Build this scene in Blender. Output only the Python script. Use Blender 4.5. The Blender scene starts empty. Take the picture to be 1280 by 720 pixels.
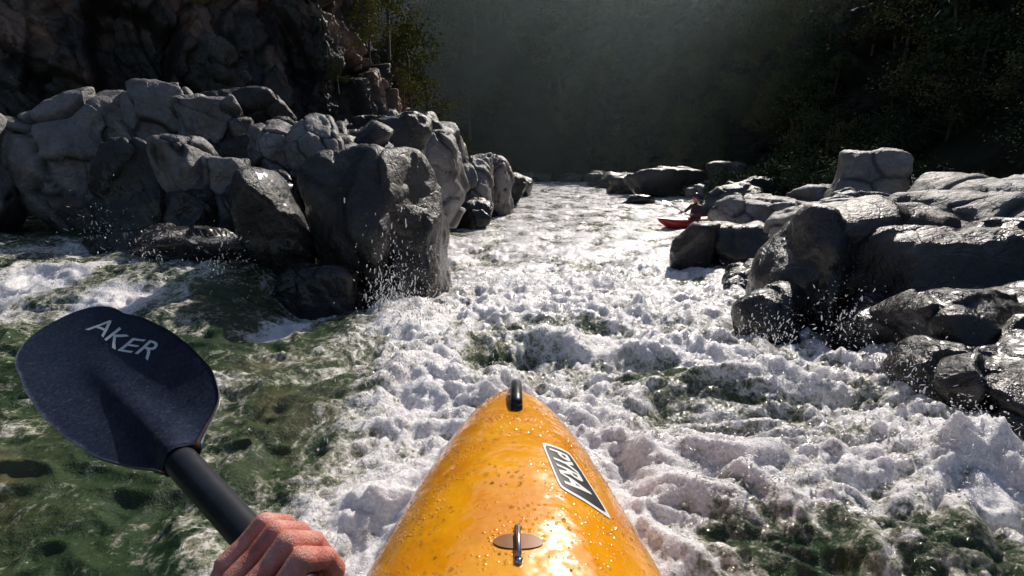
import bpy, bmesh, math, numpy as np
from mathutils import Vector, Matrix
R=np.random.RandomState
S=bpy.context.scene
COL=S.collection
# ------------------------------------------------------------ noise
_rs=R(7)
PERM=_rs.permutation(256); PERM=np.concatenate([PERM,PERM,PERM])
G=_rs.normal(size=(256,3)); G/=np.linalg.norm(G,axis=1)[:,None]
JT=_rs.rand(256,3); CR=_rs.rand(256)
def pn(x,y,z=0.0,seed=0):
    x=np.asarray(x,float)+seed*17.31; y=np.asarray(y,float)+seed*9.17
    z=np.broadcast_to(np.asarray(z,float)+seed*3.7,x.shape)
    xi=np.floor(x).astype(int); yi=np.floor(y).astype(int); zi=np.floor(z).astype(int)
    fx=x-xi; fy=y-yi; fz=z-zi
    f=lambda t:t*t*t*(t*(t*6-15)+10)
    u,v,w=f(fx),f(fy),f(fz); out=0
    for a in (0,1):
        pa=PERM[(xi+a)&255]; wa=u if a else 1-u
        for b in (0,1):
            pb=PERM[(pa+yi+b)&255]; wb=v if b else 1-v
            for c in (0,1):
                g=G[PERM[(pb+zi+c)&255]]; wc=w if c else 1-w
                out=out+wa*wb*wc*(g[:,0]*(fx-a)+g[:,1]*(fy-b)+g[:,2]*(fz-c))
    return out*1.5
def fbm(x,y,z=0.0,o=4,seed=0):
    t=0;a=1.0;s=1.0;n=0
    for i in range(o):
        t=t+a*pn(x*s,y*s,z*s if not np.isscalar(z) else z,seed+i); n+=a; a*=.5; s*=2.03
    return t/n
def worley(x,y,z,seed=0):
    x=x+seed*5.13; y=y+seed*2.7
    xi=np.floor(x).astype(int); yi=np.floor(y).astype(int); zi=np.floor(z).astype(int)
    F1=np.full(x.shape,9.);F2=np.full(x.shape,9.);cid=np.zeros(x.shape,int)
    for a in(-1,0,1):
        for b in(-1,0,1):
            for c in(-1,0,1):
                h=PERM[(PERM[(PERM[(xi+a)&255]+yi+b)&255]+zi+c)&255]
                d=np.sqrt((xi+a+JT[h,0]-x)**2+(yi+b+JT[h,1]-y)**2+(zi+c+JT[h,2]-z)**2)
                m=d<F1
                F2=np.where(m,F1,np.minimum(F2,d)); cid=np.where(m,h,cid); F1=np.where(m,d,F1)
    return F1,F2,CR[cid]
def ss(a,b,x):
    t=np.clip((x-a)/(b-a),0,1); return t*t*(3-2*t)
# ------------------------------------------------------------ materials
def newmat(name):
    m=bpy.data.materials.new(name); m.use_nodes=True; nt=m.node_tree
    return m,nt,nt.nodes['Principled BSDF']
def nd(nt,t,**k):
    n=nt.nodes.new(t)
    for a,b in k.items():
        if a in n.inputs: n.inputs[a].default_value=b
        else: setattr(n,a,b)
    return n
def noise(nt,vec,scale,detail=4,rough=.55,dist=0.0):
    n=nd(nt,'ShaderNodeTexNoise',Scale=scale,Detail=detail,Roughness=rough,Distortion=dist)
    nt.links.new(vec,n.inputs['Vector']); return n.outputs['Fac']
def pos(nt): return nd(nt,'ShaderNodeNewGeometry').outputs['Position']
def ramp(nt,fac,stops):
    r=nd(nt,'ShaderNodeValToRGB'); e=r.color_ramp.elements
    while len(e)<len(stops): e.new(.5)
    for el,(p,c) in zip(e,stops):
        el.position=p; el.color=(c[0],c[1],c[2],1) if not np.isscalar(c) else (c,c,c,1)
    nt.links.new(fac,r.inputs['Fac']); return r.outputs['Color']
def mix(nt,fac,a,b,mode='MIX'):
    n=nd(nt,'ShaderNodeMix',data_type='RGBA',blend_type=mode)
    for s,v in ((n.inputs[0],fac),(n.inputs[6],a),(n.inputs[7],b)):
        if hasattr(v,'links'): nt.links.new(v,s)
        elif np.isscalar(v): s.default_value=v
        else: s.default_value=(v[0],v[1],v[2],1)
    return n.outputs[2]
def mth(nt,op,a,b=0.0,c=0.0,clamp=False):
    n=nd(nt,'ShaderNodeMath',operation=op); n.use_clamp=clamp
    for s,v in zip(n.inputs,(a,b,c)):
        if hasattr(v,'links'): nt.links.new(v,s)
        else: s.default_value=v
    return n.outputs[0]
def bump(nt,bsdf,h,strength,dist,prev=None):
    b=nd(nt,'ShaderNodeBump',Strength=strength,Distance=dist)
    nt.links.new(h,b.inputs['Height'])
    if prev is not None: nt.links.new(prev,b.inputs['Normal'])
    nt.links.new(b.outputs[0],bsdf.inputs['Normal']); return b.outputs[0]
def attr(nt,name): return nd(nt,'ShaderNodeAttribute',attribute_name=name).outputs['Fac']
def simple(name,col,rough=.5,metal=0,nz=0.0,scale=30,bs=0.0,coat=0):
    m,nt,b=newmat(name); p=pos(nt)
    n=noise(nt,p,scale,5)
    c2=[max(0,x*(1-nz)) for x in col]; c3=[min(1,x*(1+nz)) for x in col]
    nt.links.new(ramp(nt,n,[(.3,c2),(.7,c3)]),b.inputs['Base Color'])
    b.inputs['Roughness'].default_value=rough; b.inputs['Metallic'].default_value=metal
    b.inputs['Coat Weight'].default_value=coat
    if bs: bump(nt,b,n,bs,.01)
    return m
def rockmat(name,c0,c1,c2,patch=None,r0=.40,brown=(.14,.095,.06),coat=.25,sp=.5):
    m,nt,b=newmat(name); p=pos(nt); L=nt.links.new
    a=noise(nt,p,1.6,6,.6); f=noise(nt,p,22,6,.7); g=noise(nt,p,140,3,.6)
    col=ramp(nt,a,[(.3,c0),(.52,c1),(.72,c2)])
    col=mix(nt,mth(nt,'MULTIPLY',ramp(nt,noise(nt,p,2.7,5,.65,.6),[(.48,0),(.66,1)]),.5),col,brown)
    col=mix(nt,.6,col,ramp(nt,f,[(.3,.25),(.7,.9)]),'MULTIPLY')
    col=mix(nt,.0 if not patch else ramp(nt,noise(nt,p,.5,3,.5),[(.50,0),(.57,1)]),col,patch or (0,0,0))
    lich=ramp(nt,noise(nt,p,11,6,.75,.4),[(.62,0),(.67,1)])
    col=mix(nt,mth(nt,'MULTIPLY',lich,.28),col,(.36,.36,.34))
    col=mix(nt,mth(nt,'MULTIPLY',attr(nt,'crack'),.9),col,(.010,.010,.009))
    wet=attr(nt,'wet')
    col=mix(nt,wet,col,mix(nt,1.0,col,(.30,.28,.29),'MULTIPLY'))
    L(col,b.inputs['Base Color']); b.inputs['Specular IOR Level'].default_value=sp
    L(mth(nt,'MULTIPLY_ADD',wet,-.18,mth(nt,'MULTIPLY_ADD',f,.3,r0)),b.inputs['Roughness'])
    L(mth(nt,'MULTIPLY',wet,coat),b.inputs['Coat Weight']); b.inputs['Coat Roughness'].default_value=.16
    vc=nd(nt,'ShaderNodeTexVoronoi',Scale=2.6,feature='DISTANCE_TO_EDGE'); dm=nd(nt,'ShaderNodeVectorMath',operation='MULTIPLY_ADD')
    nz=nd(nt,'ShaderNodeTexNoise',Scale=3.0,Detail=4.0); L(p,nz.inputs['Vector']); L(nz.outputs['Color'],dm.inputs[0]); dm.inputs[1].default_value=(.5,.5,.5); L(p,dm.inputs[2]); L(dm.outputs[0],vc.inputs['Vector'])
    n0=bump(nt,b,ramp(nt,vc.outputs['Distance'],[(0,0),(.035,1)]),.5,.02)
    n1=bump(nt,b,noise(nt,p,6,6,.65),.7,.08,n0); n2=bump(nt,b,f,.7,.02,n1); bump(nt,b,g,.4,.004,n2)
    return m
M_light=rockmat('rock_light_grey',(.15,.14,.145),(.29,.275,.28),(.42,.40,.40))
M_dark=rockmat('rock_dark_grey',(.022,.021,.023),(.050,.047,.05),(.105,.10,.103),r0=.28,coat=.4,brown=(.075,.05,.035))
M_cliff=rockmat('cliff_rock',(.03,.028,.027),(.08,.072,.066),(.18,.16,.15),patch=(.28,.18,.14),brown=(.07,.085,.03),r0=.45,coat=.0)
M_cliff2=rockmat('dark_cliff_rock',(.018,.02,.018),(.04,.042,.036),(.085,.085,.075),brown=(.03,.045,.018),r0=.75,coat=0,sp=.1)  # darker, duller rock for the right-hand and far cliff
# ------------------------------------------------------------ mesh helpers
def mesh_obj(name,V,F,mat=None,smooth=True,parent=None,attrs=None):
    me=bpy.data.meshes.new(name); V=np.asarray(V,np.float32)
    F=np.asarray(F,np.int32) if not isinstance(F,list) else F
    if isinstance(F,np.ndarray):
        k=F.shape[1]; n=len(F)
        me.vertices.add(len(V)); me.vertices.foreach_set('co',V.ravel())
        me.loops.add(n*k); me.loops.foreach_set('vertex_index',F.ravel())
        me.polygons.add(n); me.polygons.foreach_set('loop_start',np.arange(0,n*k,k,dtype=np.int32))
        me.update(calc_edges=True)
    else:
        me.from_pydata([tuple(map(float,v)) for v in V],[],F); me.update()
    if smooth: me.polygons.foreach_set('use_smooth',np.ones(len(me.polygons),bool))
    for an,av in (attrs or {}).items():
        at=me.attributes.new(an,'FLOAT','POINT'); at.data.foreach_set('value',np.asarray(av,np.float32))
    o=bpy.data.objects.new(name,me); COL.objects.link(o)
    if mat: me.materials.append(mat)
    if parent: o.parent=parent
    return o
def empty(name,loc=(0,0,0)):
    e=bpy.data.objects.new(name,None); e.location=loc; e.empty_display_size=.1; COL.objects.link(e); return e
def gridfaces(nr,nc,wrap=False):
    r=np.arange(nr-1)[:,None]; c=np.arange(nc if wrap else nc-1)[None,:]
    c2=(c+1)%nc
    a=r*nc+c;b=r*nc+c2;d=(r+1)*nc+c2;e=(r+1)*nc+c
    return np.stack([a,b,d,e],-1).reshape(-1,4)
ICO={}
def ico(n):
    if n not in ICO:
        bm=bmesh.new(); bmesh.ops.create_icosphere(bm,subdivisions=n,radius=1)
        V=np.array([v.co[:] for v in bm.verts]); F=np.array([[v.index for v in f.verts] for f in bm.faces]); bm.free()
        V/=np.linalg.norm(V,axis=1)[:,None]; ICO[n]=(V,F)
    return ICO[n]
# ------------------------------------------------------------ river surface
YP=[-4,1.5,3,4.5,6.5,9,14,60]; ZP=[.1,0,-.12,-.31,-.6,-.88,-1.0,-1.06]
def wbase(x,y):
    m=np.interp(y,YP,ZP)
    l=np.interp(y,[-4,1.5,3.3,4.3,8,10,14],[.1,0,-.08,.10,.12,-.4,-1.0])
    k=ss(-1.7,-2.5,x)
    return m*(1-k)+l*k
def water(x,y):
    wx=x+.25*pn(x*1.1,y*.8,0,31)+.05*pn(x*5,y*5,0,33); wy=y+.35*pn(x*1.1,y*.8,4,32)+.05*pn(x*5,y*5,2,34)
    bnd=-.40-.16*y+.25*pn(x*.9,y*.9,3,35)
    T=ss(-.45,.35,x-bnd); T=np.maximum(T,ss(4.2,6,y)*ss(-2.6,-1.6,x))
    step=ss(3.2,3.6,y)*ss(4.7,4.2,y)*ss(-1.3,-1.8,x)*ss(-4.6,-3.4,x)
    step=step*ss(-.15,.35,pn(x*1.7,y*1.0,0,36)+.1)
    T=np.clip(np.maximum(T,step),0,1)
    amp=(.45+.55*T)*(1-.5*ss(8,16,y))
    h=.17*pn(wx*1.25,wy*1.0,0,1)*amp
    h+=.075*amp*(.45-np.abs(pn(wx*2.3,wy*2.8,0,2))*2)
    b3=np.abs(pn(wx*5.0,wy*6.0,1,3)); f3=np.abs(pn(wx*11,wy*12.5,2,4)); f4=np.abs(pn(wx*25,wy*27,3,5)); f5=pn(x*58,y*60,3,6)
    near=1-.8*ss(5,12,y)
    lump=.088*(b3-.25)+.048*(f3-.25)+.020*(f4-.25)
    rip=.034*pn(wx*3.6,wy*5,1,7)+.026*(.4-2*np.abs(pn(wx*6,wy*9.5,1,8)))+.010*(.3-np.abs(pn(wx*15,wy*21,1,9)))+.003*pn(wx*34,wy*40,1,10)
    h+=lump*amp*(.35+.65*near)*T+rip*(1-T*.85)*(.4+.6*near)+.008*f5*T*near
    g=lambda cx,cy,sx,sy,a:a*np.exp(-((x-cx)/sx)**2-((y-cy)/sy)**2)
    big=g(.25,3.1,.45,.22,.24)+g(1.15,2.35,.4,.25,.24)+g(-.25,2.3,.3,.2,.09)+g(.9,4.2,.5,.3,.18)+g(.1,5.4,.8,.35,.18)+g(1.3,6.6,.9,.35,.14)+g(1.45,1.55,.35,.2,.09)
    h+=big*(.7+.6*pn(x*3,y*3,1,12))+g(.75,2.75,.35,.16,-.12)+g(.5,1.95,.25,.2,-.09)+g(1.6,2.9,.3,.2,-.08)
    foam=.27+.56*T+(.70+.15*T)*fbm(wx*1.6,wy*1.3,0,4,11)*(1-.1*T)+1.5*h*(.3+.7*T)+.35*(b3-.25)*T
    foam+=g(.9,2.42,.24,.12,-.50)+g(.5,1.75,.2,.16,-.4)+g(.62,1.15,.16,.16,-.4)+g(1.1,1.1,.45,.13,-.55)+g(1.7,2.25,.25,.12,-.25)+g(-1.6,2.3,1.,.25,-.08)
    foam+=.38*step+.15*ss(2,1,np.abs(y-4.8))*ss(-2,-2.6,x)+.22*ss(.75,.45,np.abs(x))*ss(1.9,1.6,y)*T
    foam-=.10*ss(7,16,y)
    z=wbase(x,y)+h
    kz=.15+2.0*np.maximum(0,np.abs(x)-.36)+2.0*np.maximum(0,y-1.62)
    z=np.minimum(z,np.maximum(kz,wbase(x,y)+.03)) 
    return z,np.clip(foam,0,1.4)
ys=list(np.linspace(-4,.45,40)); 
while ys[-1]<62: ys.append(ys[-1]+.0072*max(1,ys[-1]*.9))
ys=np.array(ys); NC=960
a=np.linspace(-1,1,NC)
W=np.clip(2.6+1.2*np.maximum(ys,0),0,15)
X=(a[None,:]*W[:,None]).ravel(); Y=np.repeat(ys,NC)
Z,FO=water(X,Y)
mw,nt,b=newmat('white_water'); p=pos(nt); L=nt.links.new
mp=nd(nt,'ShaderNodeMapping'); mp.inputs['Scale'].default_value=(1,.8,1); L(p,mp.inputs[0]); p2=mp.outputs[0]
wn=nd(nt,'ShaderNodeTexNoise',Scale=2.5,Detail=4.0); L(p2,wn.inputs['Vector'])
wv=nd(nt,'ShaderNodeVectorMath',operation='MULTIPLY_ADD'); L(wn.outputs['Color'],wv.inputs[0]); wv.inputs[1].default_value=(.6,.6,.2); L(p2,wv.inputs[2])
def lace(sc,w):
    v=nd(nt,'ShaderNodeTexVoronoi',feature='DISTANCE_TO_EDGE',Scale=sc); L(wv.outputs[0],v.inputs['Vector'])
    return ramp(nt,v.outputs['Distance'],[(0,1),(w,0)])
fo=attr(nt,'foam')
s1=mth(nt,'MULTIPLY',lace(6,.16),.17); s2=mth(nt,'MULTIPLY',lace(17,.22),.17)
fn=noise(nt,p,20,7,.75,.3); fn2=noise(nt,p,90,4,.65)
s=mth(nt,'ADD',mth(nt,'ADD',fo,s1),s2)
s=mth(nt,'ADD',s,mth(nt,'MULTIPLY',mth(nt,'SUBTRACT',fn,.5),1.2))
s=mth(nt,'ADD',s,mth(nt,'MULTIPLY',mth(nt,'SUBTRACT',fn2,.5),.6))
wc=ramp(nt,noise(nt,p,1.3,4,.6),[(.35,(.016,.042,.016)),(.55,(.045,.068,.028)),(.68,(.12,.105,.055))])
aer=(.36,.35,.27)
c1=mix(nt,ramp(nt,s,[(.46,0),(.76,1)]),wc,aer)
fcol=mix(nt,ramp(nt,fn2,[(.35,0),(.6,1)]),(.68,.65,.67),(.91,.89,.90))
fac=ramp(nt,s,[(.66,0),(.98,1)])
L(mix(nt,fac,c1,fcol),b.inputs['Base Color'])
L(mth(nt,'MULTIPLY_ADD',fac,.22,.05),b.inputs['Roughness'])
b.inputs['IOR'].default_value=1.38
b.inputs['Subsurface Scale'].default_value=.05; b.inputs['Subsurface Radius'].default_value=(1.05,1,1.05)
L(mth(nt,'MULTIPLY',fac,.5),b.inputs['Subsurface Weight'])
n1=bump(nt,b,noise(nt,p,11,5,.6),.65,.04); n2=bump(nt,b,fn,.7,.018,n1); bump(nt,b,fn2,.6,.007,n2)
mesh_obj('river_water',np.stack([X,Y,Z],1),gridfaces(len(ys),NC),mw,attrs={'foam':FO})
# droplets and froth -------------------------------------------------
rs=R(3)
md,nt,b=newmat('water_droplets'); b.inputs['Roughness'].default_value=.15; b.inputs['IOR'].default_value=1.33
L=nt.links.new
L(ramp(nt,noise(nt,pos(nt),8,2),[(.3,(.76,.75,.77)),(.7,(.92,.91,.93))]),b.inputs['Base Color'])
def blobs(name,P,Rr,stretch=None,mat=None,lev=1,parent=None):
    V,F=ico(lev); n=len(P)
    vv=V[None]*Rr[:,None,None]
    if stretch is not None: vv=vv+ (V@np.array([0,0,1.]))[None,:,None]*stretch[:,None,:]
    vv=vv+P[:,None,:]
    ff=F[None]+(np.arange(n)*len(V))[:,None,None]
    return mesh_obj(name,vv.reshape(-1,3),ff.reshape(-1,3),mat,parent=parent)
sp=empty('water_spray')
N=140000
yy=.9*np.exp(rs.rand(N)*math.log(9/.9)); xx=(rs.rand(N)*2-1)*(yy*1.05+.3)
zz,ff=water(xx,yy); crest=zz-wbase(xx,yy)
clump=ss(.0,.35,pn(xx*4,yy*4,0,88))
keep=(ff>.70)&(rs.rand(N)<np.clip(crest*7+.1,0.03,1)*(.15+.85*clump)); keep&=~((np.abs(xx)<.36)&(yy<1.6))
xx,yy,zz=xx[keep],yy[keep],zz[keep]; n=len(xx)
hh=np.abs(rs.exponential(.020,n))*(1+yy*.25)-.002
st=rs.normal(size=(n,3))*(.0045*rs.rand(n)**2)[:,None]*(1+.3*yy)[:,None]
blobs('froth',np.stack([xx,yy,zz+hh],1),(.0008+.0030*rs.rand(n)**3)*(1+.22*yy),st,mat=md,parent=sp)
PP=[];RR=[];ST=[]
def burst(c,n,v,up,side,sz):
    for i in range(n):
        vel=np.array([rs.normal(side[0],v),rs.normal(side[1],v),abs(rs.normal(up,up*.45))])
        t=rs.rand()*.35
        q=np.array(c)+rs.normal(0,.05,3)*[1.5,1,0.3]+vel*t-np.array([0,0,4.9*t*t])
        w,_=water(np.array([q[0]]),np.array([q[1]]))
        if q[2]<w[0]: continue
        if abs(q[0])<.36 and q[1]<1.55 and q[2]<.45: continue
        vv=vel-np.array([0,0,9.8*t]); r=sz*(.15+rs.rand()**3)
        PP.append(q);RR.append(r);ST.append(vv/np.linalg.norm(vv)*r*rs.rand()*4.0)
burst((-1.0,3.9,-.1),1100,.30,1.9,(.35,-.2),.0055)
burst((-.62,3.2,-.05),500,.30,1.8,(-.1,0),.005)
burst((-.55,2.2,.0),380,.12,2.1,(0,0),.0032)
burst((-.5,1.5,.0),300,.12,1.6,(0,0),.0022)
burst((-2.4,4.1,.1),400,.6,1.5,(.2,-.2),.0055)
burst((-3.1,4.3,.1),300,.5,1.5,(.2,-.2),.0055)
burst((.3,3.0,.1),600,.5,1.2,(0,0),.0042)
burst((1.2,2.3,.14),800,.5,1.2,(0.1,0),.0035)
burst((1.7,2.0,.05),600,.45,1.2,(0,0),.0032)
burst((1.0,1.5,.05),550,.4,1.1,(0,0),.0024)
burst((1.5,1.4,.05),550,.4,1.1,(0,0),.0024)
burst((2.0,2.9,.0),450,.35,1.5,(-.1,0),.0045)
burst((.45,1.35,.1),260,.2,1.0,(0.1,0),.002)
burst((.36,.85,.12),250,.1,.8,(0.15,0),.0015)
burst((.9,4.2,.0),400,.6,1.3,(0,0),.0055)
burst((-4.2,5.2,.2),300,.8,1.7,(0,0),.006)
blobs('flying_droplets',np.array(PP),np.array(RR),np.array(ST),md,parent=sp)
# ------------------------------------------------------------ boulders
def boulder(c,r,seed,mat,lev=5,k=13,cell=.55,depth=.05,rot=0,block=.14,nplanes=13,rough=.06,name='boulder',wl_h=None):
    V,F=ico(lev); q=R(seed)
    n=q.normal(size=(nplanes,3)); n/=np.linalg.norm(n,axis=1)[:,None]; n=np.concatenate([n,[[0,0,1],[0,0,-1]]])
    d=.70+.33*q.rand(len(n))
    t=np.clip(V@n.T,0,None)/d
    rad=(np.sum(t**k,1)+.70**k)**(-1/k)
    P=V*rad[:,None]; P=P/np.abs(P).max(0)
    nr=V/np.array(r); nr/=np.linalg.norm(nr,axis=1)[:,None]
    P=P*np.array(r)
    ca,sa=math.cos(rot),math.sin(rot); RM=np.array([[ca,-sa,0],[sa,ca,0],[0,0,1]])
    P=P@RM.T; nr=nr@RM.T; P=P+np.array(c); m=min(r)
    s=1/m
    P=P+nr*(m*.16*pn(P[:,0]*.8*s,P[:,1]*.8*s,P[:,2]*.8*s,seed))[:,None]
    wx=P+.10*m*np.stack([pn(P[:,0]*2.5*s,P[:,1]*2.5*s,P[:,2]*2.5*s,seed+j) for j in range(3)],1)
    H1,H2,_=worley(wx[:,0]*1.1*s,wx[:,1]*1.1*s,wx[:,2]*.9*s,seed+3)
    P=P-nr*(m*.12*ss(.55,.0,H1))[:,None]
    F1,F2,cr=worley(wx[:,0]/cell+.5*wx[:,2]/cell,wx[:,1]/cell*.8,wx[:,2]/cell*.9,seed)
    e=F2-F1; g=np.exp(-(e/.045)**2)
    P=P+nr*(block*m*(cr-.5)*ss(0,.08,e)-depth*np.exp(-(e/.04)))[:,None]
    c2=cell*.36
    K1,K2,cr2=worley(wx[:,0]/c2+.4*wx[:,2]/c2,wx[:,1]/c2,wx[:,2]/c2*.8,seed+1); e2=K2-K1
    msk=ss(-.05,.25,pn(P[:,0]*1.6,P[:,1]*1.6,P[:,2]*1.6,seed+8))
    P=P+nr*(msk*(.05*m*(cr2-.5)*ss(0,.08,e2)-.2*depth*np.exp(-(e2/.06))))[:,None]
    g=np.clip(g+.6*msk*np.exp(-(e2/.05)**2),0,1)
    P=P+nr*(m*rough*fbm(P[:,0]*3*s,P[:,1]*3*s,P[:,2]*3*s,5,seed+5))[:,None]
    wl=wbase(P[:,0],P[:,1]); hh=wl_h or (1.05 if mat is M_dark else .45)
    wet=ss(hh,hh*.25,P[:,2]-wl+.45*pn(P[:,0]*2.5,P[:,1]*2.5,P[:,2]*2.5,9))
    return mesh_obj(name,P,F,mat,attrs={'crack':g*(depth>0),'wet':wet})
D,Lt=M_dark,M_light
# left bank foreground
boulder((-1.50,4.95,.22),(.55,.65,.98),11,D,6,k=10,depth=.015,cell=1.3)
boulder((-1.05,5.1,.10),(.36,.6,1.03),12,D,6,k=10,depth=.015,cell=1.2)
boulder((-2.25,4.95,.30),(.38,.5,.66),13,D,6,depth=.02,cell=.9)
boulder((-1.75,4.45,-.25),(.50,.4,.42),14,D,6,depth=.02)
boulder((-3.05,4.85,.10),(.72,.42,.27),15,D,6,depth=.03,cell=.4,block=.35)
boulder((-3.9,5.3,.05),(.6,.4,.25),16,D,6,depth=.03,cell=.4,block=.35)
boulder((-4.55,6.3,.62),(.50,.5,.62),17,D,6,depth=.03,cell=.7)
boulder((-3.82,6.3,.78),(.42,.45,.52),18,Lt,6)
boulder((-3.3,6.2,.66),(.40,.45,.55),19,Lt,6)
boulder((-3.65,5.8,.42),(.34,.35,.33),20,D,6)
boulder((-2.8,5.9,.45),(.36,.4,.55),29,D,6)
boulder((-5.85,7.2,.85),(.80,.7,1.05),21,Lt,6,cell=.6,depth=.06,block=.3)
boulder((-5.05,7.6,1.45),(.80,.7,.62),22,Lt,6,cell=.6,depth=.06,block=.3)
boulder((-4.15,7.4,1.28),(.62,.6,.62),23,Lt,6,cell=.5,depth=.06,block=.3)
boulder((-3.9,8.2,1.65),(1.0,.6,.36),24,D,6,cell=.6,depth=.05,k=14)
boulder((-3.05,7.0,1.02),(.52,.5,.56),25,Lt,6)
boulder((-2.5,7.0,1.15),(.45,.5,.45),26,Lt,6,cell=.4)
boulder((-2.2,6.4,.55),(.5,.5,.5),28,D,6)
boulder((-6.5,6.5,.95),(.40,.5,.85),27,Lt,5)
boulder((-7.4,6.0,.6),(.7,.7,.9),30,Lt,5)
boulder((-4.4,7.9,.45),(2.7,1.2,1.0),31,D,6,cell=.7,depth=.07,block=.3)
boulder((-2.9,8.2,.4),(1.2,1.2,1.1),35,D,6,cell=.6,depth=.07,block=.3)
# left bank, further downstream
boulder((-2.6,9.8,.5),(1.2,1.1,1.3),32,D,6,cell=.6,block=.2)
boulder((-1.75,11.2,.35),(.75,.9,1.35),33,Lt,6,cell=.6,depth=.06,block=.3)
boulder((-2.7,13.5,.6),(1.1,1.2,1.6),34,D,6,cell=.7,depth=.07,block=.3)
boulder((-2.7,17,.5),(1.3,1.2,1.6),36,Lt,6,cell=.7,depth=.07,block=.3)
boulder((-1.35,17.6,.1),(.95,1.1,1.45),37,Lt,6,cell=.6,depth=.07,block=.3)
boulder((-.55,19.6,-.1),(.75,1,1.25),38,Lt,5,cell=.6,depth=.07,block=.3)
boulder((-1.1,15.8,-.65),(.75,.7,.65),39,D,5)
boulder((-2.1,14.6,-.75),(.4,.35,.4),40,D,4)
boulder((-.4,24,-.5),(1.2,1.2,1.0),41,D,5,cell=.6)
boulder((-.6,31,-.7),(2.4,1.5,.9),42,D,5,cell=.8)
# right bank
boulder((2.75,4.25,.0),(.82,.75,.66),51,D,6,k=10,depth=.015,cell=1.2)
boulder((2.35,4.0,.02),(.35,.5,.68),52,D,6,k=10,depth=.015,cell=1.0)
boulder((1.98,3.65,-.25),(.35,.4,.35),53,D,5,depth=.02)
boulder((2.5,3.35,-.2),(.5,.4,.33),54,D,6,depth=.02)
boulder((3.25,3.35,.05),(.85,.85,.64),55,D,6,k=10,depth=.02,cell=.9)
boulder((2.50,2.70,.0),(.56,.60,.42),56,D,6,depth=.03,cell=.5,block=.35)
boulder((2.12,2.20,-.02),(.46,.42,.33),57,D,6,depth=.03,cell=.4,block=.35)
boulder((2.22,1.78,-.04),(.46,.38,.30),79,D,6,depth=.03,cell=.4,block=.35)
boulder((2.95,2.1,.02),(.7,.7,.42),58,D,6,depth=.03,cell=.6,block=.35)
boulder((4.5,5.0,.15),(.9,.8,.55),59,Lt,6,k=10,depth=.03,cell=.9)
boulder((5.6,6.1,.15),(.75,.7,.55),60,Lt,6,k=10,depth=.02,cell=.9)
boulder((4.2,6.9,.05),(.8,.7,.5),61,Lt,6,cell=.45,depth=.06,block=.3)
boulder((5.15,7.4,.15),(.8,.7,.5),62,Lt,6,cell=.4,depth=.06,block=.3)
boulder((5.75,8.6,.38),(.60,.6,.90),63,Lt,6,k=9,depth=.02,cell=1.0)
boulder((3.25,8.9,-.55),(.62,.7,.66),64,D,5,depth=.02,cell=.8)
boulder((4.1,8.9,-.5),(.75,.7,.6),65,D,5,depth=.02,cell=.8)
boulder((3.0,6.2,-.55),(.5,.5,.35),66,D,5)
boulder((5.6,11.2,-.3),(1.3,.9,.5),67,Lt,6,cell=.6,depth=.05)
boulder((7.1,11.5,-.1),(1.0,.9,.6),68,Lt,5,cell=.6,depth=.05)
boulder((8.3,9.6,.1),(1.1,.9,.7),69,Lt,5,cell=.6,depth=.05)
boulder((7.6,7.5,.1),(1.2,1.0,.7),70,Lt,5,cell=.6,depth=.05)
boulder((9.4,13,.0),(1.6,1.2,.8),71,D,5,cell=.6,depth=.05)
boulder((7.3,17.5,-.5),(1.1,1,.7),72,D,5,cell=.6)
boulder((9.2,19,-.5),(1.6,1,.9),73,D,5,cell=.6)
boulder((8.8,30,-.3),(2.3,1.5,1.15),74,D,5,cell=.8)
boulder((6.2,25,-.95),(.9,.5,.35),75,D,4)
boulder((12,27,-.2),(2,1.5,1.1),76,D,5,cell=.8)
boulder((5.2,3.4,.1),(1.1,1.0,.7),77,Lt,5,cell=.7)
boulder((4.2,1.6,.0),(.9,1.0,.6),78,D,5,cell=.7)
for i in range(34):
    q=R(200+i); yb=7+24*q.rand(); xb=(6.2+.10*yb)+q.rand()*3.0
    rr=.2+.45*q.rand()
    boulder((xb,yb,-.75+.2*q.rand()),(rr,rr*.8,rr*.7),200+i,(D,Lt)[i%2],4,cell=.5)
for i in range(16):
    q=R(300+i); xb=-2+12*q.rand(); rr=.5+.8*q.rand()
    boulder((xb,50+3*q.rand(),-1.0),(rr*1.3,rr,rr*.7),300+i,D,4,cell=.5)
for i in range(12):
    q=R(340+i); xb=7+4*q.rand(); rr=.5+.9*q.rand()
    boulder((xb,32+16*q.rand(),-.9),(rr*1.3,rr,rr*.8),340+i,D,4,cell=.5)
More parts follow.
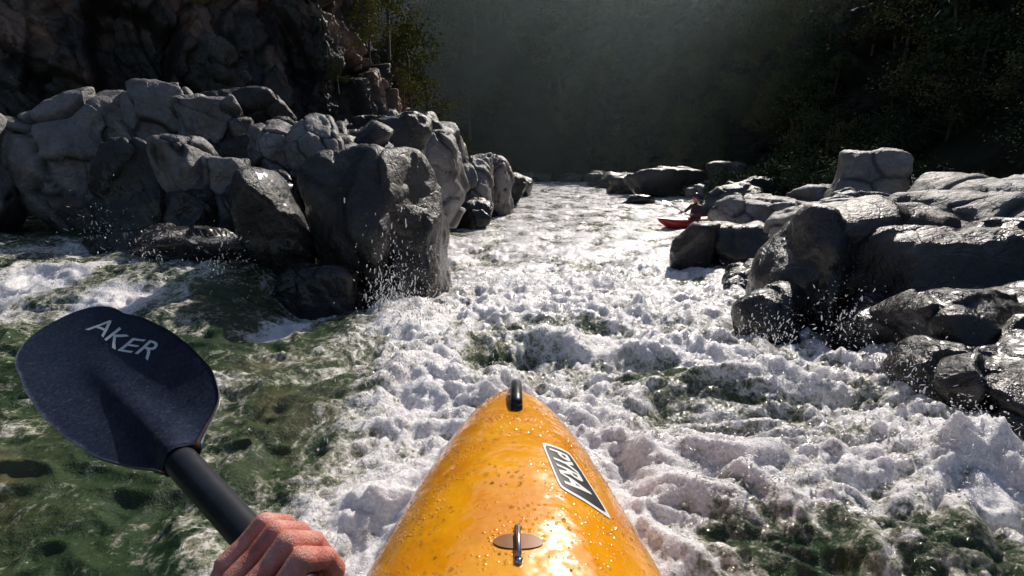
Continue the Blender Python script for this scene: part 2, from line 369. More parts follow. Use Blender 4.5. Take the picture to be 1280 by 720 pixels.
# ------------------------------------------------------------ cliffs
def cliff(path,hts,ns,mat,seed,lean=.28,nh=200,sc=1.0,rise=6):
    seg=np.r_[0,np.cumsum(np.linalg.norm(np.diff(path,axis=0),axis=1))]
    s=np.concatenate([np.linspace(seg[a],seg[b_],n)[(0 if i==0 else 1):] for i,(a,b_,n) in enumerate(ns)])
    px=np.interp(s,seg,path[:,0]); py=np.interp(s,seg,path[:,1]); H=np.interp(s,seg,hts)
    ker=np.ones(25)/25
    sm=lambda a:np.convolve(np.pad(a,12,mode='edge'),ker,'valid')
    px,py,H=sm(px),sm(py),sm(H)
    tx,ty=np.gradient(px),np.gradient(py); l=np.hypot(tx,ty); nx,ny=ty/l,-tx/l
    nb=60
    v=np.concatenate([np.linspace(0,1,nh),1+np.linspace(0,1,nb)[1:]]); nv=len(v)
    vv=v[:,None]; up=np.clip(vv,0,1); back=np.clip(vv-1,0,1)
    z=-1.4+(H+1.4)[None]*up+back*rise
    off=-(lean*(up*H[None]))-back*9
    x=px[None]+nx[None]*off; y=py[None]+ny[None]*off
    x,y,z=x.ravel(),y.ravel(),z.ravel()
    NX=np.tile(nx,nv); NY=np.tile(ny,nv)
    wxx=x+.4*pn(x,y,z,seed+71); wz=z+.35*pn(x,y,z,seed+72)+.5*x
    F1,F2,cr=worley(wxx*.8*sc,y*.8*sc,wz*.5*sc,seed+3); e=F2-F1
    G1,G2,cr2=worley(wxx*2.4*sc,y*2.4*sc,wz*1.4*sc,seed+8); e2=G2-G1
    K1,K2,cr3=worley(wxx*6*sc,y*6*sc,wz*3.2*sc,seed+9)
    d=(.9*(cr-.5)*ss(0,.05,e)+.40*(cr2-.5)*ss(0,.05,e2)+.15*(cr3-.5)-.10*np.exp(-e/.05)+.35*fbm(x*.5,y*.5,z*.5,5,41)+.14*fbm(x*3,y*3,z*3,5,43))/sc
    x=x+NX*d; y=y+NY*d; z=z+.25*d
    g=np.clip(np.exp(-(e/.05)**2)+.6*np.exp(-(e2/.06)**2),0,1)
    wet=np.clip(ss(.6,-.2,z-wbase(x,y))+.7*ss(.08,.3,pn(x*.8,y*.8,z*.25,77)),0,1)
    return mesh_obj('rock_cliff',np.stack([x,y,z],1),gridfaces(nv,len(s)),mat,smooth=False,attrs={'crack':g,'wet':wet})
cliff(np.array([(-15,4),(-11,6.5),(-8,9.3),(-6.3,10.0),(-5.0,11.6),(-3.6,12.6),(-3.2,16),(-3.0,21),(-6,27),(-11,40),(-14,60)],float),
      np.array([6.5,6,6,6.2,5.6,6.0,6.2,4.0,5,7,7]),[(0,7,820),(7,10,160)],M_cliff,0,nh=230)
RP=np.array([(-6,63),(3,59),(9,54),(12,44),(12.5,32),(13,22),(13.5,14),(16,2),(20,-8)],float)
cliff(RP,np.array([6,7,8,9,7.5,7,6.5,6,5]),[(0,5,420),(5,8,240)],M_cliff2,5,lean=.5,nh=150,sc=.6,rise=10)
# ------------------------------------------------------------ terrain (banks and hills)
def land(x,y):
    xl=np.interp(y,[-10,4,9,12,22,30,50],[-13,-13,-9,-6,-5,-7,-7])
    xr=np.interp(y,[-10,2,8,20,50],[4.2,4.2,6.2,9,11])
    d=np.maximum(np.maximum(x-xr,xl-x),y-51)
    d=d+1.2*fbm(x*.15,y*.15,0,3,61)
    z=-1.7+.28*np.clip(d+1,0,6)+1.0*np.clip(d-4,0,14)+.78*np.clip(d-18,0,42)
    z=z+np.clip(d,0,22)*.34*fbm(x*.07,y*.07,0,4,63)+.12*fbm(x*1.2,y*1.2,0,4,64)
    return z,d
gx=np.concatenate([np.linspace(-130,-30,50),np.linspace(-29,34,260),np.linspace(35,130,50)]); gy=np.concatenate([np.linspace(-12,60,260),np.linspace(61,140,70)])
XX,YY=np.meshgrid(gx,gy); zt,dt=land(XX.ravel(),YY.ravel())
m,nt,b=newmat('earth_and_undergrowth'); p=pos(nt)
c=ramp(nt,noise(nt,p,.35,6,.6),[(.35,(.015,.02,.012)),(.5,(.03,.034,.02)),(.68,(.06,.058,.045))])
c=mix(nt,.6,c,ramp(nt,noise(nt,p,4,6,.7),[(.3,.3),(.7,.9)]),'MULTIPLY')
nt.links.new(c,b.inputs['Base Color']); b.inputs['Roughness'].default_value=.95; b.inputs['Specular IOR Level'].default_value=.1
bump(nt,b,noise(nt,p,3,6,.7),1,.4)
mesh_obj('hillside_terrain',np.stack([XX.ravel(),YY.ravel(),zt],1),gridfaces(len(gy),len(gx)),m)
# ------------------------------------------------------------ trees
def leafmat(name,c0,c1,c2=None):
    m,nt,b=newmat(name)
    oi=nd(nt,'ShaderNodeObjectInfo'); n=noise(nt,pos(nt),.9,3)
    f=mth(nt,'ADD',mth(nt,'MULTIPLY',oi.outputs['Random'],.65),mth(nt,'MULTIPLY',n,.4))
    st=[(.15,c0),(.6,c1)]+([(.85,c2)] if c2 else [])
    nt.links.new(ramp(nt,f,st),b.inputs['Base Color']); b.inputs['Roughness'].default_value=.9
    b.inputs['Specular IOR Level'].default_value=.05
    return m
LM=leafmat('leaves_dark_green',(.016,.030,.018),(.05,.07,.035),(.12,.12,.055)); LM2=leafmat('leaves_olive',(.05,.06,.015),(.13,.13,.03))
BK=simple('bark',(.07,.055,.045),.9,nz=.4)
def treemesh(name,seed,H,Wd,nleaf,ls,lm):
    q=R(seed); V=[];F=[];mi=[]
    def limb(p0,p1,r0,r1,n=6):
        b0=len(V); p0=np.array(p0,float);p1=np.array(p1,float); d=p1-p0; d/=np.linalg.norm(d)
        u=np.cross(d,[.3,.9,.1]);u/=np.linalg.norm(u);w=np.cross(d,u)
        for p,r in((p0,r0),(p1,r1)):
            for i in range(n):
                t=2*math.pi*i/n; V.append(p+r*(math.cos(t)*u+math.sin(t)*w))
        for i in range(n): F.append((b0+i,b0+(i+1)%n,b0+n+(i+1)%n,b0+n+i)); mi.append(0)
    mid=np.array([q.normal(0,.05*H),q.normal(0,.05*H),.5*H]); top=mid+[q.normal(0,.06*H),q.normal(0,.06*H),.45*H]
    limb((0,0,-.4),mid,.035*H,.022*H); limb(mid,top,.022*H,.006*H)
    cl=[]
    for i in range(15):
        t=.22+.75*q.rand(); base=mid*(t/.5) if t<.5 else mid+(top-mid)*((t-.5)/.45)
        an=q.rand()*6.28; Lh=Wd*(.5+.6*q.rand())*(1.15-t*.75)
        e=base+np.array([math.cos(an)*Lh,math.sin(an)*Lh,.12*H*q.rand()+.02*H]); limb(base,e,.011*H,.003*H,4); cl.append((e,.30*Wd)); cl.append((base*.4+e*.6,.24*Wd))
    cl.append((top,.3*Wd))
    for i in range(nleaf):
        c,r=cl[q.randint(len(cl))]; o=q.normal(size=3)*r*.55*[1,1,.7]; pc=c+o
        u=q.normal(size=3);u/=np.linalg.norm(u);w=np.cross(u,q.normal(size=3));w/=np.linalg.norm(w)
        s=ls*(.5+q.rand()); b0=len(V)
        V+= [pc-u*s,pc+w*s*.45,pc+u*s,pc-w*s*.45]; F.append((b0,b0+1,b0+2,b0+3)); mi.append(1)
    me=bpy.data.meshes.new(name); me.from_pydata([tuple(v) for v in V],[],F); me.materials.append(BK); me.materials.append(lm)
    me.polygons.foreach_set('material_index',mi); me.update(); return me
TM=[treemesh('tree_mesh_%d'%i,500+i,4.6+i*.7,1.9+.2*i,2400,.12,LM) for i in range(4)]
SM=[treemesh('shrub_mesh_%d'%i,600+i,1.5,1.0,1300,.05,LM2) for i in range(2)]
DS=[treemesh('dark_shrub_mesh_%d'%i,650+i,1.9,1.3,1500,.055,LM) for i in range(2)]
forest=empty('distant_forest')
q=R(5); cnt=0
def plant(me,x,y,z,sx,sz):
    o=bpy.data.objects.new('tree',me); COL.objects.link(o); o.parent=forest
    o.location=(x,y,z); o.rotation_euler=(q.normal()*.08,q.normal()*.08,q.rand()*6.28); o.scale=(sx,sx,sz)
for i in range(12000):
    if cnt>=900: break
    yb=18+95*q.rand()**1.0; xb=(q.rand()*2-1)*(12+yb*1.15)
    z,d=land(np.array([xb]),np.array([yb]))
    if d[0]<5.5 or d[0]>48: continue
    if xb<-2 and yb<23 and (xb>-16 or yb<14): continue
    s=.6+.9*q.rand(); s*=ss(0,14,d[0])*.5+.4
    plant(TM[q.randint(4)],xb,yb,z[0]+(.8 if d[0]<9 else 0),s*1.1,s); cnt+=1
# undergrowth clinging to the right-hand canyon wall and far bank
seg=np.r_[0,np.cumsum(np.linalg.norm(np.diff(RP,axis=0),axis=1))]; HR=np.array([6,7,8,9,7.5,7,6.5,6,5])
for i in range(420):
    t=q.rand()*seg[-2]; x=np.interp(t,seg,RP[:,0]); y=np.interp(t,seg,RP[:,1]); H=np.interp(t,seg,HR)
    j=min(np.searchsorted(seg,t),len(seg)-1); tv_=RP[j]-RP[max(j-1,0)]; tv_=tv_/np.linalg.norm(tv_) if j>0 else np.array([1,0]); nn=np.array([tv_[1],-tv_[0]])
    h=-.6+(H+4.5)*q.rand()**.8
    off=-.5*min(h,H)-max(0,h-H)*.9+.15
    s=.5+.8*q.rand()
    plant(DS[q.randint(2)],x+nn[0]*off,y+nn[1]*off,h-.3*s,s,s)
for i in range(90):
    x=6.5+11*q.rand(); y=9+16*q.rand(); x=max(x,9.5); z,d=land(np.array([x]),np.array([y])); s=.5+.7*q.rand(); plant(DS[q.randint(2)],x,y,z[0]-.2,s,s)
def shrubs(lst):
    for (x,y,z,s) in lst:
        o=bpy.data.objects.new('shrub',SM[q.randint(2)]); COL.objects.link(o); o.location=(x,y,z); o.rotation_euler=(0,0,q.rand()*6.28); o.scale=(s,s,s)
shrubs([(-3.9,17.5,4.6,1.3),(-3.6,19,3.6,1.1),(-4.4,16.5,5.4,1.4),(-3.2,20.5,2.5,1.0),(-4.0,21,3.6,1.5),(-2.9,21.6,1.2,1.0),(-2.4,22.5,.2,1.2),(-5.2,14,5.6,1.2),(-3.4,18.2,2.6,.6),(-7.5,11,6,1.3),(-9.5,9.6,6,1.5),
 (-3.9,15.2,4.2,.7),(-3.3,16.6,2.9,.5),(-3.6,14.0,3.6,.45),(-4.6,12.9,4.9,.5),(-5.9,11.2,3.9,.35),(-3.9,13.6,5.1,.6),(-4.2,13.2,2.7,.35)])
# ------------------------------------------------------------ kayak
TIP=1.50
def prof(y):
    d=np.clip(TIP-y,0,None); ds=np.clip(y+1.2,0,None)
    hw=np.minimum(.36*(np.clip(d,0,1.3)/1.3)**.44,.35*(np.clip(ds,0,1.1)/1.1)**.5)
    zc=.30+.125*(1-np.exp(-d/.38)); zc=np.minimum(zc,.30+.12*(1-np.exp(-ds/.4)))
    ze=.275-.03*(1-np.exp(-d/.2))
    zb=np.maximum(.20-.27*(1-np.exp(-d/.25)),.20-.27*(1-np.exp(-ds/.25)))
    return hw,zc,ze,zb
def deckz(x,y):
    hw,zc,ze,zb=prof(y); s=np.clip(np.abs(x)/np.maximum(hw,1e-4),0,1)
    return ze+(zc-ze)*(1-s**2.1)**.75
kay=empty('kayak',(0,0,0))
x0=.004
sd=np.concatenate([[0.0005],np.linspace(.02,1,60)**1.7*.6]); ysk=np.concatenate([TIP-sd,np.linspace(TIP-.62,-.8,60),-1.2+ (np.linspace(1,.02,30)**1.6)*.39])
V=[]; nA=64
for y in ysk:
    hw,zc,ze,zb=[float(v) for v in prof(np.array(y))]
    for i in range(nA):
        t=2*math.pi*i/nA; c_,s_=math.cos(t),math.sin(t)
        sx=np.sign(c_)*abs(c_)**.85
        if s_>=0: z=float(deckz(hw*sx*.9999,np.array(y))) if hw>1e-3 else ze
        else: z=ze-(ze-zb)*abs(s_)**.75
        V.append((hw*sx+x0,y,z))
F=[tuple(int(k) for k in f) for f in gridfaces(len(ysk),nA,True)]; F.append(tuple(range(nA))); F.append(tuple((len(ysk)-1)*nA+i for i in range(nA))[::-1])
mk,nt,b=newmat('orange_yellow_plastic'); p=pos(nt)
n1_=noise(nt,p,7,5,.6)
c=ramp(nt,n1_,[(.3,(.74,.25,.003)),(.7,(.95,.42,.006))])
scr=ramp(nt,noise(nt,p,60,6,.8,1.0),[(.60,0),(.68,1)])
c=mix(nt,mth(nt,'MULTIPLY',scr,.3),c,(.95,.62,.2))
sm_=nd(nt,'ShaderNodeMapping'); sm_.inputs['Scale'].default_value=(9,90,9); sm_.inputs['Rotation'].default_value=(0,0,.5); nt.links.new(p,sm_.inputs[0])
c=mix(nt,mth(nt,'MULTIPLY',ramp(nt,noise(nt,sm_.outputs[0],2,4,.7),[(.66,0),(.70,1)]),.35),c,(.45,.16,.01))
nt.links.new(c,b.inputs['Base Color'])
nt.links.new(ramp(nt,noise(nt,p,20,5,.7),[(.35,.07),(.7,.34)]),b.inputs['Roughness'])
b.inputs['Subsurface Weight'].default_value=.1; b.inputs['Subsurface Scale'].default_value=.02
b.inputs['Coat Weight'].default_value=.6; b.inputs['Coat Roughness'].default_value=.06
a1=bump(nt,b,noise(nt,p,9,3,.5),.55,.016); vv=nd(nt,'ShaderNodeTexVoronoi',Scale=95.0); nt.links.new(p,vv.inputs['Vector'])
dm=mth(nt,'MULTIPLY',ramp(nt,vv.outputs['Distance'],[(0,1),(.33,0)]),ramp(nt,noise(nt,p,9,3),[(.45,0),(.6,1)]))
a2=bump(nt,b,dm,.6,.004,a1); nt.links.new(a2,b.inputs['Coat Normal'])
mesh_obj('hull',V,F,mk,parent=kay)
BLK=simple('black_plastic',(.015,.015,.017),.35,nz=.4,bs=.2); STEEL=simple('steel',(.75,.75,.77),.3,metal=1,nz=.15)
def tube(name,pts,r,mat,parent,n=10,closed=False):
    P=[Vector(p) for p in pts]; V=[];F=[]; m=len(P)
    rr=r if hasattr(r,'__len__') else [r]*m
    for i,p in enumerate(P):
        a_=P[(i-1)%m] if (closed or i>0) else P[i]; c_=P[(i+1)%m] if (closed or i<m-1) else P[i]
        d=(c_-a_).normalized(); u=d.cross(Vector((.21,.13,.97))).normalized(); w=d.cross(u)
        for j in range(n):
            t=2*math.pi*j/n; V.append(p+rr[i]*(math.cos(t)*u+math.sin(t)*w))
    for i in range(m if closed else m-1):
        for j in range(n): F.append((i*n+j,i*n+(j+1)%n,((i+1)%m)*n+(j+1)%n,((i+1)%m)*n+j))
    if not closed: F.append(tuple(range(n))[::-1]); F.append(tuple((m-1)*n+j for j in range(n)))
    return mesh_obj(name,V,F,mat,parent=parent)
hp=[]
for t in np.linspace(0,1,16):
    y=1.485-.245*t; hp.append((x0+.008,y,float(deckz(np.array(0.),np.array(y)))+.002+.024*math.sin(math.pi*t)**.5))
tube('grab_handle',hp,[.017]*16,BLK,kay,12)
for yb in (1.482,1.238):
    z=float(deckz(np.array(0.),np.array(yb))); tube('handle_bolt',[(x0+.008,yb,z-.01),(x0+.008,yb,z+.014)],.016,BLK,kay,12)
zr=lambda x,y: float(deckz(np.array(float(x)),np.array(float(y))))
def deckpatch(name,outline,off,mat,res=24):
    V=[]
    for i in range(res):
        for j in range(res):
            x,y=outline(i/(res-1),j/(res-1)); V.append((x+x0,y,zr(x,y)+off))
    return mesh_obj(name,V,gridfaces(res,res),mat,parent=kay)
def disc(cx,cy,rx,ry):
    def f(u,v):
        a_,b_=2*u-1,2*v-1; xx=a_*math.sqrt(1-b_*b_/2); yy=b_*math.sqrt(1-a_*a_/2); return cx+rx*xx,cy+ry*yy
    return f
yb0=.685
deckpatch('painted_recess_shade',disc(.006,yb0+.01,.040,.018),.0015,simple('orange_recess_shade',(.26,.09,.01),.45,nz=.3))  # flat disc on the deck; the recess's shade is put into its dark colour
tube('security_bar',[(x0+.006,yb0+.036,zr(0,yb0+.04)-.005),(x0+.006,yb0+.031,zr(0,yb0+.03)+.011),(x0+.007,yb0-.026,zr(0,yb0-.03)+.011),(x0+.007,yb0-.031,zr(0,yb0-.03)-.005)],.0038,STEEL,kay,10)
for yb in(yb0+.039,yb0-.033): tube('bar_bolt',[(x0+.006,yb,zr(0,yb)-.004),(x0+.006,yb,zr(0,yb)+.005)],.0065,STEEL,kay,12)
cn=np.array([(.062,1.04),(.126,1.035),(.186,.815),(.088,.858)])
def quad(sc):
    cc=cn.mean(0); q4=cc+(cn-cc)*sc
    def f(u,v):
        a_,b_=2*u-1,2*v-1; a2=a_*math.sqrt(1-(b_**6)*.12); b2=b_*math.sqrt(1-(a_**6)*.12)
        u,v=(a2+1)/2,(b2+1)/2
        p_=(q4[0]*(1-u)+q4[1]*u)*(1-v)+(q4[3]*(1-u)+q4[2]*u)*v; return p_[0],p_[1]
    return f
WHT=simple('white_print',(.75,.75,.75),.4,nz=.1); BPR=simple('black_print',(.02,.02,.025),.35,nz=.3)
deckpatch('decal_border',quad(1.0),.0015,WHT); deckpatch('decal_panel',quad(.88),.0025,BPR)
def textmesh(s,off=.022):
    cu=bpy.data.curves.new('t','FONT'); cu.body=s; cu.resolution_u=3; cu.offset=off
    o=bpy.data.objects.new('t',cu); COL.objects.link(o); bpy.context.view_layer.update()
    me=bpy.data.meshes.new_from_object(o.evaluated_get(bpy.context.evaluated_depsgraph_get())); bpy.data.objects.remove(o)
    bm=bmesh.new(); bm.from_mesh(me); bmesh.ops.triangulate(bm,faces=bm.faces); bmesh.ops.subdivide_edges(bm,edges=bm.edges,cuts=1,use_grid_fill=False)
    V=np.array([v.co[:] for v in bm.verts]); Ff=[tuple(v.index for v in f.verts) for f in bm.faces]; bm.free()
    V[:,0]-=V[:,0].min(); V[:,0]/=V[:,0].max(); V[:,1]-=V[:,1].min(); V[:,1]/=V[:,1].max(); return V,Ff
tv,tf=textmesh('PYRA',.03); f=quad(.88); V=[]
for v in tv:
    x,y=f(.12+.70*v[1],.08+.84*v[0])
    V.append((x+x0,y,zr(x,y)+.0038))
mesh_obj('decal_lettering',V,tf,WHT,smooth=False,parent=kay)
rim=[(x0+.235*math.cos(t)*(1-.12*math.sin(t)),.085+.49*math.sin(t),.425) for t in np.linspace(0,2*math.pi,64,endpoint=False)]
tube('cockpit_rim',rim,.014,BLK,kay,10,closed=True)
V=[];nr=14
for i in range(nr):
    k=i/(nr-1)
    for x,y,z in rim: V.append((x0+(x-x0)*k,.085+(y-.085)*k,.43+.05*(1-k*k)))
mesh_obj('spray_deck',V,[tuple(int(q_) for q_ in f) for f in gridfaces(nr,64,True)],simple('neoprene',(.02,.02,.022),.7,nz=.3,bs=.4,scale=80),parent=kay)
mg,nt,b=newmat('water_beads'); b.inputs['Roughness'].default_value=.03; b.inputs['IOR'].default_value=1.33; b.inputs['Transmission Weight'].default_value=1
nt.links.new(ramp(nt,noise(nt,pos(nt),30,2),[(.3,(.93,.93,.95)),(.7,(1,1,1))]),b.inputs['Base Color'])
n=2200; yy=.62+.85*rs.rand(n); hw=prof(yy)[0]; xx=(rs.rand(n)*2-1)*hw*.93; zz=deckz(xx,yy)
k_=pn(xx*9,yy*9,0,91)>-.05; xx,yy,zz=xx[k_],yy[k_],zz[k_]; n=len(xx); rr=.0008+.0034*rs.rand(n)**3
Vb,Fb=ico(2); VV=Vb[None]*rr[:,None,None]*np.array([1,1,.6])+np.stack([xx+x0,yy,zz],1)[:,None,:]
mesh_obj('water_beads',VV.reshape(-1,3),(Fb[None]+(np.arange(n)*len(Vb))[:,None,None]).reshape(-1,3),mg,parent=kay)
# ------------------------------------------------------------ paddle
pad=empty('kayak_paddle'); 
A=Vector((-.78,.615,.112)).normalized(); S2=Vector((-.337,.463,.703)); 
Wv=Vector((-.600,-.688,-.408)); Wv=(Wv-A*Wv.dot(A)).normalized(); Nn=A.cross(Wv).normalized()
m,nt,b=newmat('dark_blue_composite'); p=pos(nt)
n_=noise(nt,p,220,3,.8); c=ramp(nt,n_,[(.35,(.006,.010,.022)),(.60,(.018,.026,.05)),(.74,(.08,.09,.12))])
c=mix(nt,mth(nt,'MULTIPLY',ramp(nt,noise(nt,p,35,6,.8,1.5),[(.60,0),(.64,1)]),.25),c,(.12,.13,.16))
nt.links.new(c,b.inputs['Base Color']); nt.links.new(ramp(nt,noise(nt,p,30,4),[(.3,.25),(.7,.5)]),b.inputs['Roughness']); bump(nt,b,n_,.25,.002)
MB=m
BL=.475
tk=np.array([0,.045,.10,.23,.40,.54,.70,.84,.92,.97,1.0]); kL=np.array([.016,.022,.034,.054,.067,.073,.073,.065,.048,.028,.002]); kR=np.array([.016,.034,.066,.086,.092,.092,.084,.066,.046,.026,.002])
tt=np.linspace(0,1,201)
def smo(k):
    a_=np.interp(tt,tk,k); ker=np.hanning(23); ker/=ker.sum()
    b_=np.convolve(np.pad(a_,11,mode='edge'),ker,'valid'); 
    e_=np.sqrt(np.clip(1-((tt-.80)/.20)**2,0,1)); m_=tt>.80
    b_[m_]=b_[m_.argmax()]*e_[m_]*.98+.002
    return b_
hL,hR=smo(kL),smo(kR)
def blade_pt(t,s):
    w=(np.interp(t,tt,hL) if s>0 else np.interp(t,tt,hR))*s
    c_=.02*math.sin(math.pi*t)-.02*(w/.1)**2*min(1,t*3)
    return S2+A*(BL*t)+Wv*w-Nn*c_
nT,nS=110,31; V=[];V2=[]
for i in range(nT):
    t=1-(1-i/(nT-1))**1.8 if i else 0
    for j in range(nS):
        s=2*j/(nS-1)-1; th=.0022+.016*math.exp(-(abs(s)*np.interp(t,tt,hL)/.014)**2)*max(0,1-t/.75)
        q_=blade_pt(t,s); V.append(q_+Nn*th); V2.append(q_-Nn*th)
F=[tuple(map(int,f)) for f in gridfaces(nT,nS)]; o_=nT*nS
F2=[tuple(x+o_ for x in f[::-1]) for f in F]
bd=[j for j in range(nS)]+[i*nS+nS-1 for i in range(1,nT)]+[(nT-1)*nS+j for j in range(nS-2,-1,-1)]+[i*nS for i in range(nT-2,0,-1)]
F3=[(bd[i],bd[(i+1)%len(bd)],bd[(i+1)%len(bd)]+o_,bd[i]+o_) for i in range(len(bd))]
bo=mesh_obj('blade',V+V2,F+F2+F3,MB,parent=pad)
tv,tf=textmesh('AKER',.004); V=[]
for v in tv:
    t=.86-.36*v[0]; lat=-(.022+.024*v[1]+.024*v[0]+.004*math.sin(9*v[0]))
    w=lat/np.interp(t,tt,hR); ws=abs(w)*np.interp(t,tt,hL)
    th=.0022+.016*math.exp(-(ws/.014)**2)*max(0,1-t/.75)
    V.append(blade_pt(t,w if w>-1 else -1)+Nn*(th+.0008))
mesh_obj('blade_lettering',V,tf,WHT,smooth=False,parent=pad)
SH=simple('shaft_black',(.014,.015,.02),.4,nz=.4,scale=60)
tube('shaft',[S2+A*.05,S2+A*.0,S2-A*.03,S2-A*.10,S2-A*.5,S2-A*1.0,S2-A*1.5],[.010,.0150,.0150,.0145,.0145,.0145,.0145],SH,pad,24)
S3=S2-A*1.5; V=[];V2=[]
for i in range(nT):
    t=1-(1-i/(nT-1))**1.6 if i else 0
    for j in range(nS):
        s=2*j/(nS-1)-1; w=np.interp(t,tt,hL)*s; q_=S3-A*(BL*t)+(Wv*.5+Nn*.866)*w; n2=(Nn*.5-Wv*.866); V.append(q_+n2*.003); V2.append(q_-n2*.003)
mesh_obj('blade_other_end',V+V2,F+F2+F3,MB,parent=pad)
# ------------------------------------------------------------ skin / bodies
def body(name,chains,voxel,mat,parent,smooth=4):
    Vs,Fs=ico(3 if voxel<.004 else 2); VV=[];FF=[];n=0
    for ch in chains:
        for (p0,r0),(p1,r1) in zip(ch[:-1],ch[1:]):
            p0=np.array(p0,float);p1=np.array(p1,float); d=np.linalg.norm(p1-p0); k=max(2,int(d/(.22*min(r0,r1)))+1)
            for t in np.linspace(0,1,k):
                VV.append(Vs*(r0+(r1-r0)*t)+p0+(p1-p0)*t); FF.append(Fs+n); n+=len(Vs)
    o=mesh_obj(name,np.concatenate(VV),np.concatenate(FF),mat,parent=parent)
    md_=o.modifiers.new('r','REMESH'); md_.mode='VOXEL'; md_.voxel_size=voxel; md_.use_smooth_shade=True
    s_=o.modifiers.new('s','SMOOTH'); s_.iterations=smooth; s_.factor=.5
    return o
mskin,nt,b=newmat('wet_skin'); p=pos(nt)
c=ramp(nt,noise(nt,p,45,5,.65),[(.3,(.50,.13,.10)),(.5,(.66,.25,.19)),(.7,(.76,.40,.32))])
nt.links.new(c,b.inputs['Base Color']); nt.links.new(ramp(nt,noise(nt,p,70,4),[(.35,.2),(.65,.48)]),b.inputs['Roughness']); b.inputs['Subsurface Weight'].default_value=.15; b.inputs['Subsurface Scale'].default_value=.008
vw=nd(nt,'ShaderNodeTexVoronoi',Scale=420.0,feature='DISTANCE_TO_EDGE'); nt.links.new(p,vw.inputs['Vector'])
a1=bump(nt,b,noise(nt,p,130,6,.75),.7,.004); bump(nt,b,vw.outputs['Distance'],.4,.0012,a1)
pk=empty('kayaker')
e1=np.array(-A); toC=np.array([.38,-.696,.612]); e2=toC-e1*toC.dot(e1); e2/=np.linalg.norm(e2); e3=np.cross(e1,e2)
def hand(O,sg,name,vox):
    K=.90
    def hp_(off,th,r): th=math.radians(th); return O+sg*e1*off*K+r*K*(math.cos(th)*e3+math.sin(th)*e2)
    ch=[]; wr=O+sg*e1*.004+e3*.080-e2*.012
    fingers=[(-.036,.0080,.92),(-.0125,.0092,1.0),(.0105,.0098,1.06),(.034,.0096,1.0)]
    for i,(off,r,k) in enumerate(fingers):
        r*=K; sk=(.004,.001,-.001,-.003)[i]
        mcp=hp_(off*.95,48,.041*k)
        pip=hp_(off+sk,112,.038*k+.004); mid=hp_(off+sk,150,.0345*k)
        dip=hp_(off+sk,186,.0290*k); tip=hp_(off+sk*.5,236,.0265)
        ch.append([(wr+sg*e1*off*.35,.017),((wr+mcp)/2+sg*e1*off*.25-e2*.002,.0145),(mcp-e2*.003,r*1.26)])
        ch.append([(mcp,r*1.20),((mcp+pip)/2,r*.96),(pip,r*1.12),(mid,r*.93),(dip,r*1.0),(tip,r*.82)])
    ch.append([(wr+sg*e1*.015,.017),(hp_(.045,-5,.040),.0145),(hp_(.060,-50,.033),.0115),(hp_(.060,-95,.028),.0105),(hp_(.052,-135,.0265),.0085)])
    ch.append([(hp_(-.03,5,.038),.014),(hp_(.03,5,.038),.014)])
    return ch,wr
ch,wr=hand(np.array(S2)+e1*.203,1,'hand',.001)
ch.append([(wr,.025),(wr+np.array([-.03,-.09,-.03]),.030)])
body('hand',ch,.001,mskin,pk,4)
JK=simple('paddling_jacket',(.03,.04,.07),.6,nz=.4,bs=.3)
el=np.array([-.36,.0,.50]); sh=np.array([-.21,-.20,.80])
w2=wr+np.array([-.015,-.045,-.015])
body('jacket',[[(w2,.036),(el,.052),(sh,.068)],[((.21,-.20,.80),.068),((.36,.05,.52),.052),((.33,.27,.50),.036)],
  [((-.13,-.22,.80),.09),((.13,-.22,.80),.09)],[((-.06,-.22,.75),.14),((-.05,-.20,.45),.13)],[((.06,-.22,.75),.14),((.05,-.20,.45),.13)]],.008,JK,pk,6)
ch,wr=hand(np.array(S2)+e1*.86,-1,'other_hand',.002)
ch.append([(wr,.025),(np.array((.33,.27,.50)),.030)])
body('other_hand',ch,.002,mskin,pk,3)
# ------------------------------------------------------------ distant kayaker
fk=empty('kayaker_in_red_kayak',(5.6,16,-1.0)); fk.rotation_euler=(0,0,math.radians(200))
RED=simple('red_plastic',(.35,.02,.015),.3,nz=.2,scale=5); HEL=simple('helmet_dark',(.03,.03,.035),.3); PFD=simple('buoyancy_vest',(.06,.03,.03),.7,nz=.3)
V=[];yl=np.linspace(-1.15,1.25,40)
for y in yl:
    k=1-abs(y/1.26)**2.6; hw=.31*max(k,.004)**.6; 
    for i in range(20):
        t=2*math.pi*i/20; V.append((y,hw*math.cos(t),.12+.16*abs(y/1.25)**3+(.16*math.sin(t) if math.sin(t)>0 else .2*math.sin(t))*max(k,.004)**.5))
F=[tuple(map(int,f)) for f in gridfaces(40,20,True)]+[tuple(range(20)),tuple(39*20+i for i in range(20))[::-1]]
mesh_obj('red_hull',V,F,RED,parent=fk)
body('torso_and_arms',[[((-.15,0,.2),.17),((-.13,0,.45),.17),((-.12,0,.60),.13)],[((-.12,-.13,.62),.07),((-.12,.13,.62),.07)],[((-.12,0,.62),.06),((-.1,0,.76),.05)],
  [((-.12,.2,.62),.06),((.0,.33,.42),.045),((.2,.28,.38),.035)],[((-.12,-.2,.62),.06),((.02,-.33,.42),.045),((.22,-.25,.45),.035)]],.015,PFD,fk,3)
body('head',[[((-.09,0,.80),.085),((-.09,0,.88),.095)],[((-.0,0,.82),.018),((.012,0,.80),.02)]],.008,mskin,fk,2)
body('helmet',[[((-.11,0,.90),.115),((-.10,0,.93),.105)]],.01,HEL,fk,2)
for hy in(.28,-.25):
    body('hand',[[((.2,hy,.40),.03),((.25,hy,.41),.035)]]+[[((.25,hy+dy,.42),.012),((.29,hy+dy,.41),.012),((.29,hy+dy,.37),.010)] for dy in(-.035,-.012,.012,.035)],.005,mskin,fk,1)
tube('paddle_shaft',[(.27,-.75,.62),(.27,.75,.22)],.016,BLK,fk)
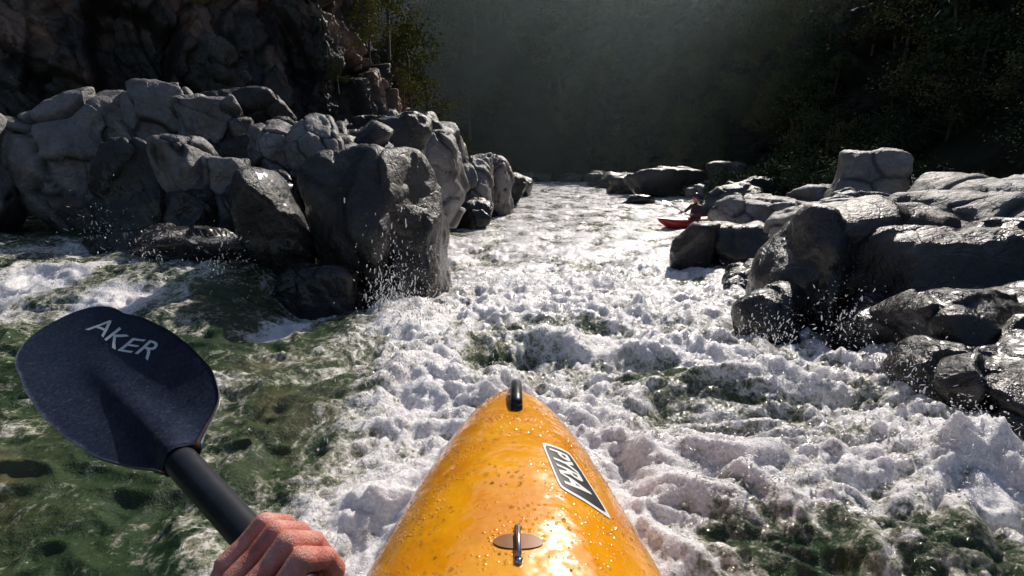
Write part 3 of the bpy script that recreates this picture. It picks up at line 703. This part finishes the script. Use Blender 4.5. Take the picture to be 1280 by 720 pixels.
for sg in(-1,1):
    V=[(.27+.09*math.cos(t)*1.0,sg*.92+.22*math.sin(t),.42-sg*.245-.06*math.sin(t)) for t in np.linspace(0,6.28,20,endpoint=False)]
    V+=[(x+.004,y,z+.008) for x,y,z in V]
    mesh_obj('paddle_blade',V,[tuple(range(20)),tuple(range(20,40))[::-1]]+[(i,(i+1)%20,20+(i+1)%20,20+i) for i in range(20)],BLK,smooth=False,parent=fk)
# ------------------------------------------------------------ mist in the valley
bm=bmesh.new(); bmesh.ops.create_cube(bm,size=1); me=bpy.data.meshes.new('valley_mist'); bm.to_mesh(me); bm.free()
o=bpy.data.objects.new('valley_mist',me); COL.objects.link(o); o.location=(5,76,19); o.scale=(240,104,44)
m=bpy.data.materials.new('mist'); m.use_nodes=True; nt=m.node_tree; nt.nodes.clear()
out=nd(nt,'ShaderNodeOutputMaterial'); vs=nd(nt,'ShaderNodeVolumeScatter',Density=.0009,Anisotropy=.6); vs.inputs['Color'].default_value=(.75,.95,1,1)
nt.links.new(vs.outputs[0],out.inputs['Volume']); me.materials.append(m)
# ------------------------------------------------------------ light
az,elv=math.radians(24),math.radians(38)
sv=Vector((math.sin(az)*math.cos(elv),math.cos(az)*math.cos(elv),math.sin(elv)))
ld=bpy.data.lights.new('sun','SUN'); ld.energy=4.9; ld.angle=math.radians(.5); ld.color=(1,.93,.84)
lo=bpy.data.objects.new('sun',ld); COL.objects.link(lo); lo.rotation_euler=(-sv).to_track_quat('-Z','Y').to_euler(); lo.location=sv*50
w=bpy.data.worlds.new('World'); S.world=w; w.use_nodes=True; nt=w.node_tree
sk=nd(nt,'ShaderNodeTexSky',sky_type='NISHITA'); sk.sun_disc=False; sk.sun_elevation=elv; sk.sun_rotation=az
bg=nt.nodes['Background']; nt.links.new(sk.outputs[0],bg.inputs[0]); bg.inputs[1].default_value=.085
S.view_settings.view_transform='Standard'; S.view_settings.look='None'; S.view_settings.exposure=0
cd=bpy.data.cameras.new('camera'); cd.lens=18; cd.sensor_width=36; cd.clip_start=.02; cd.clip_end=600
co=bpy.data.objects.new('camera',cd); COL.objects.link(co); co.location=(0,0,1.0); co.rotation_euler=(math.radians(90-14),0,0)
S.camera=co
print('trees',cnt)
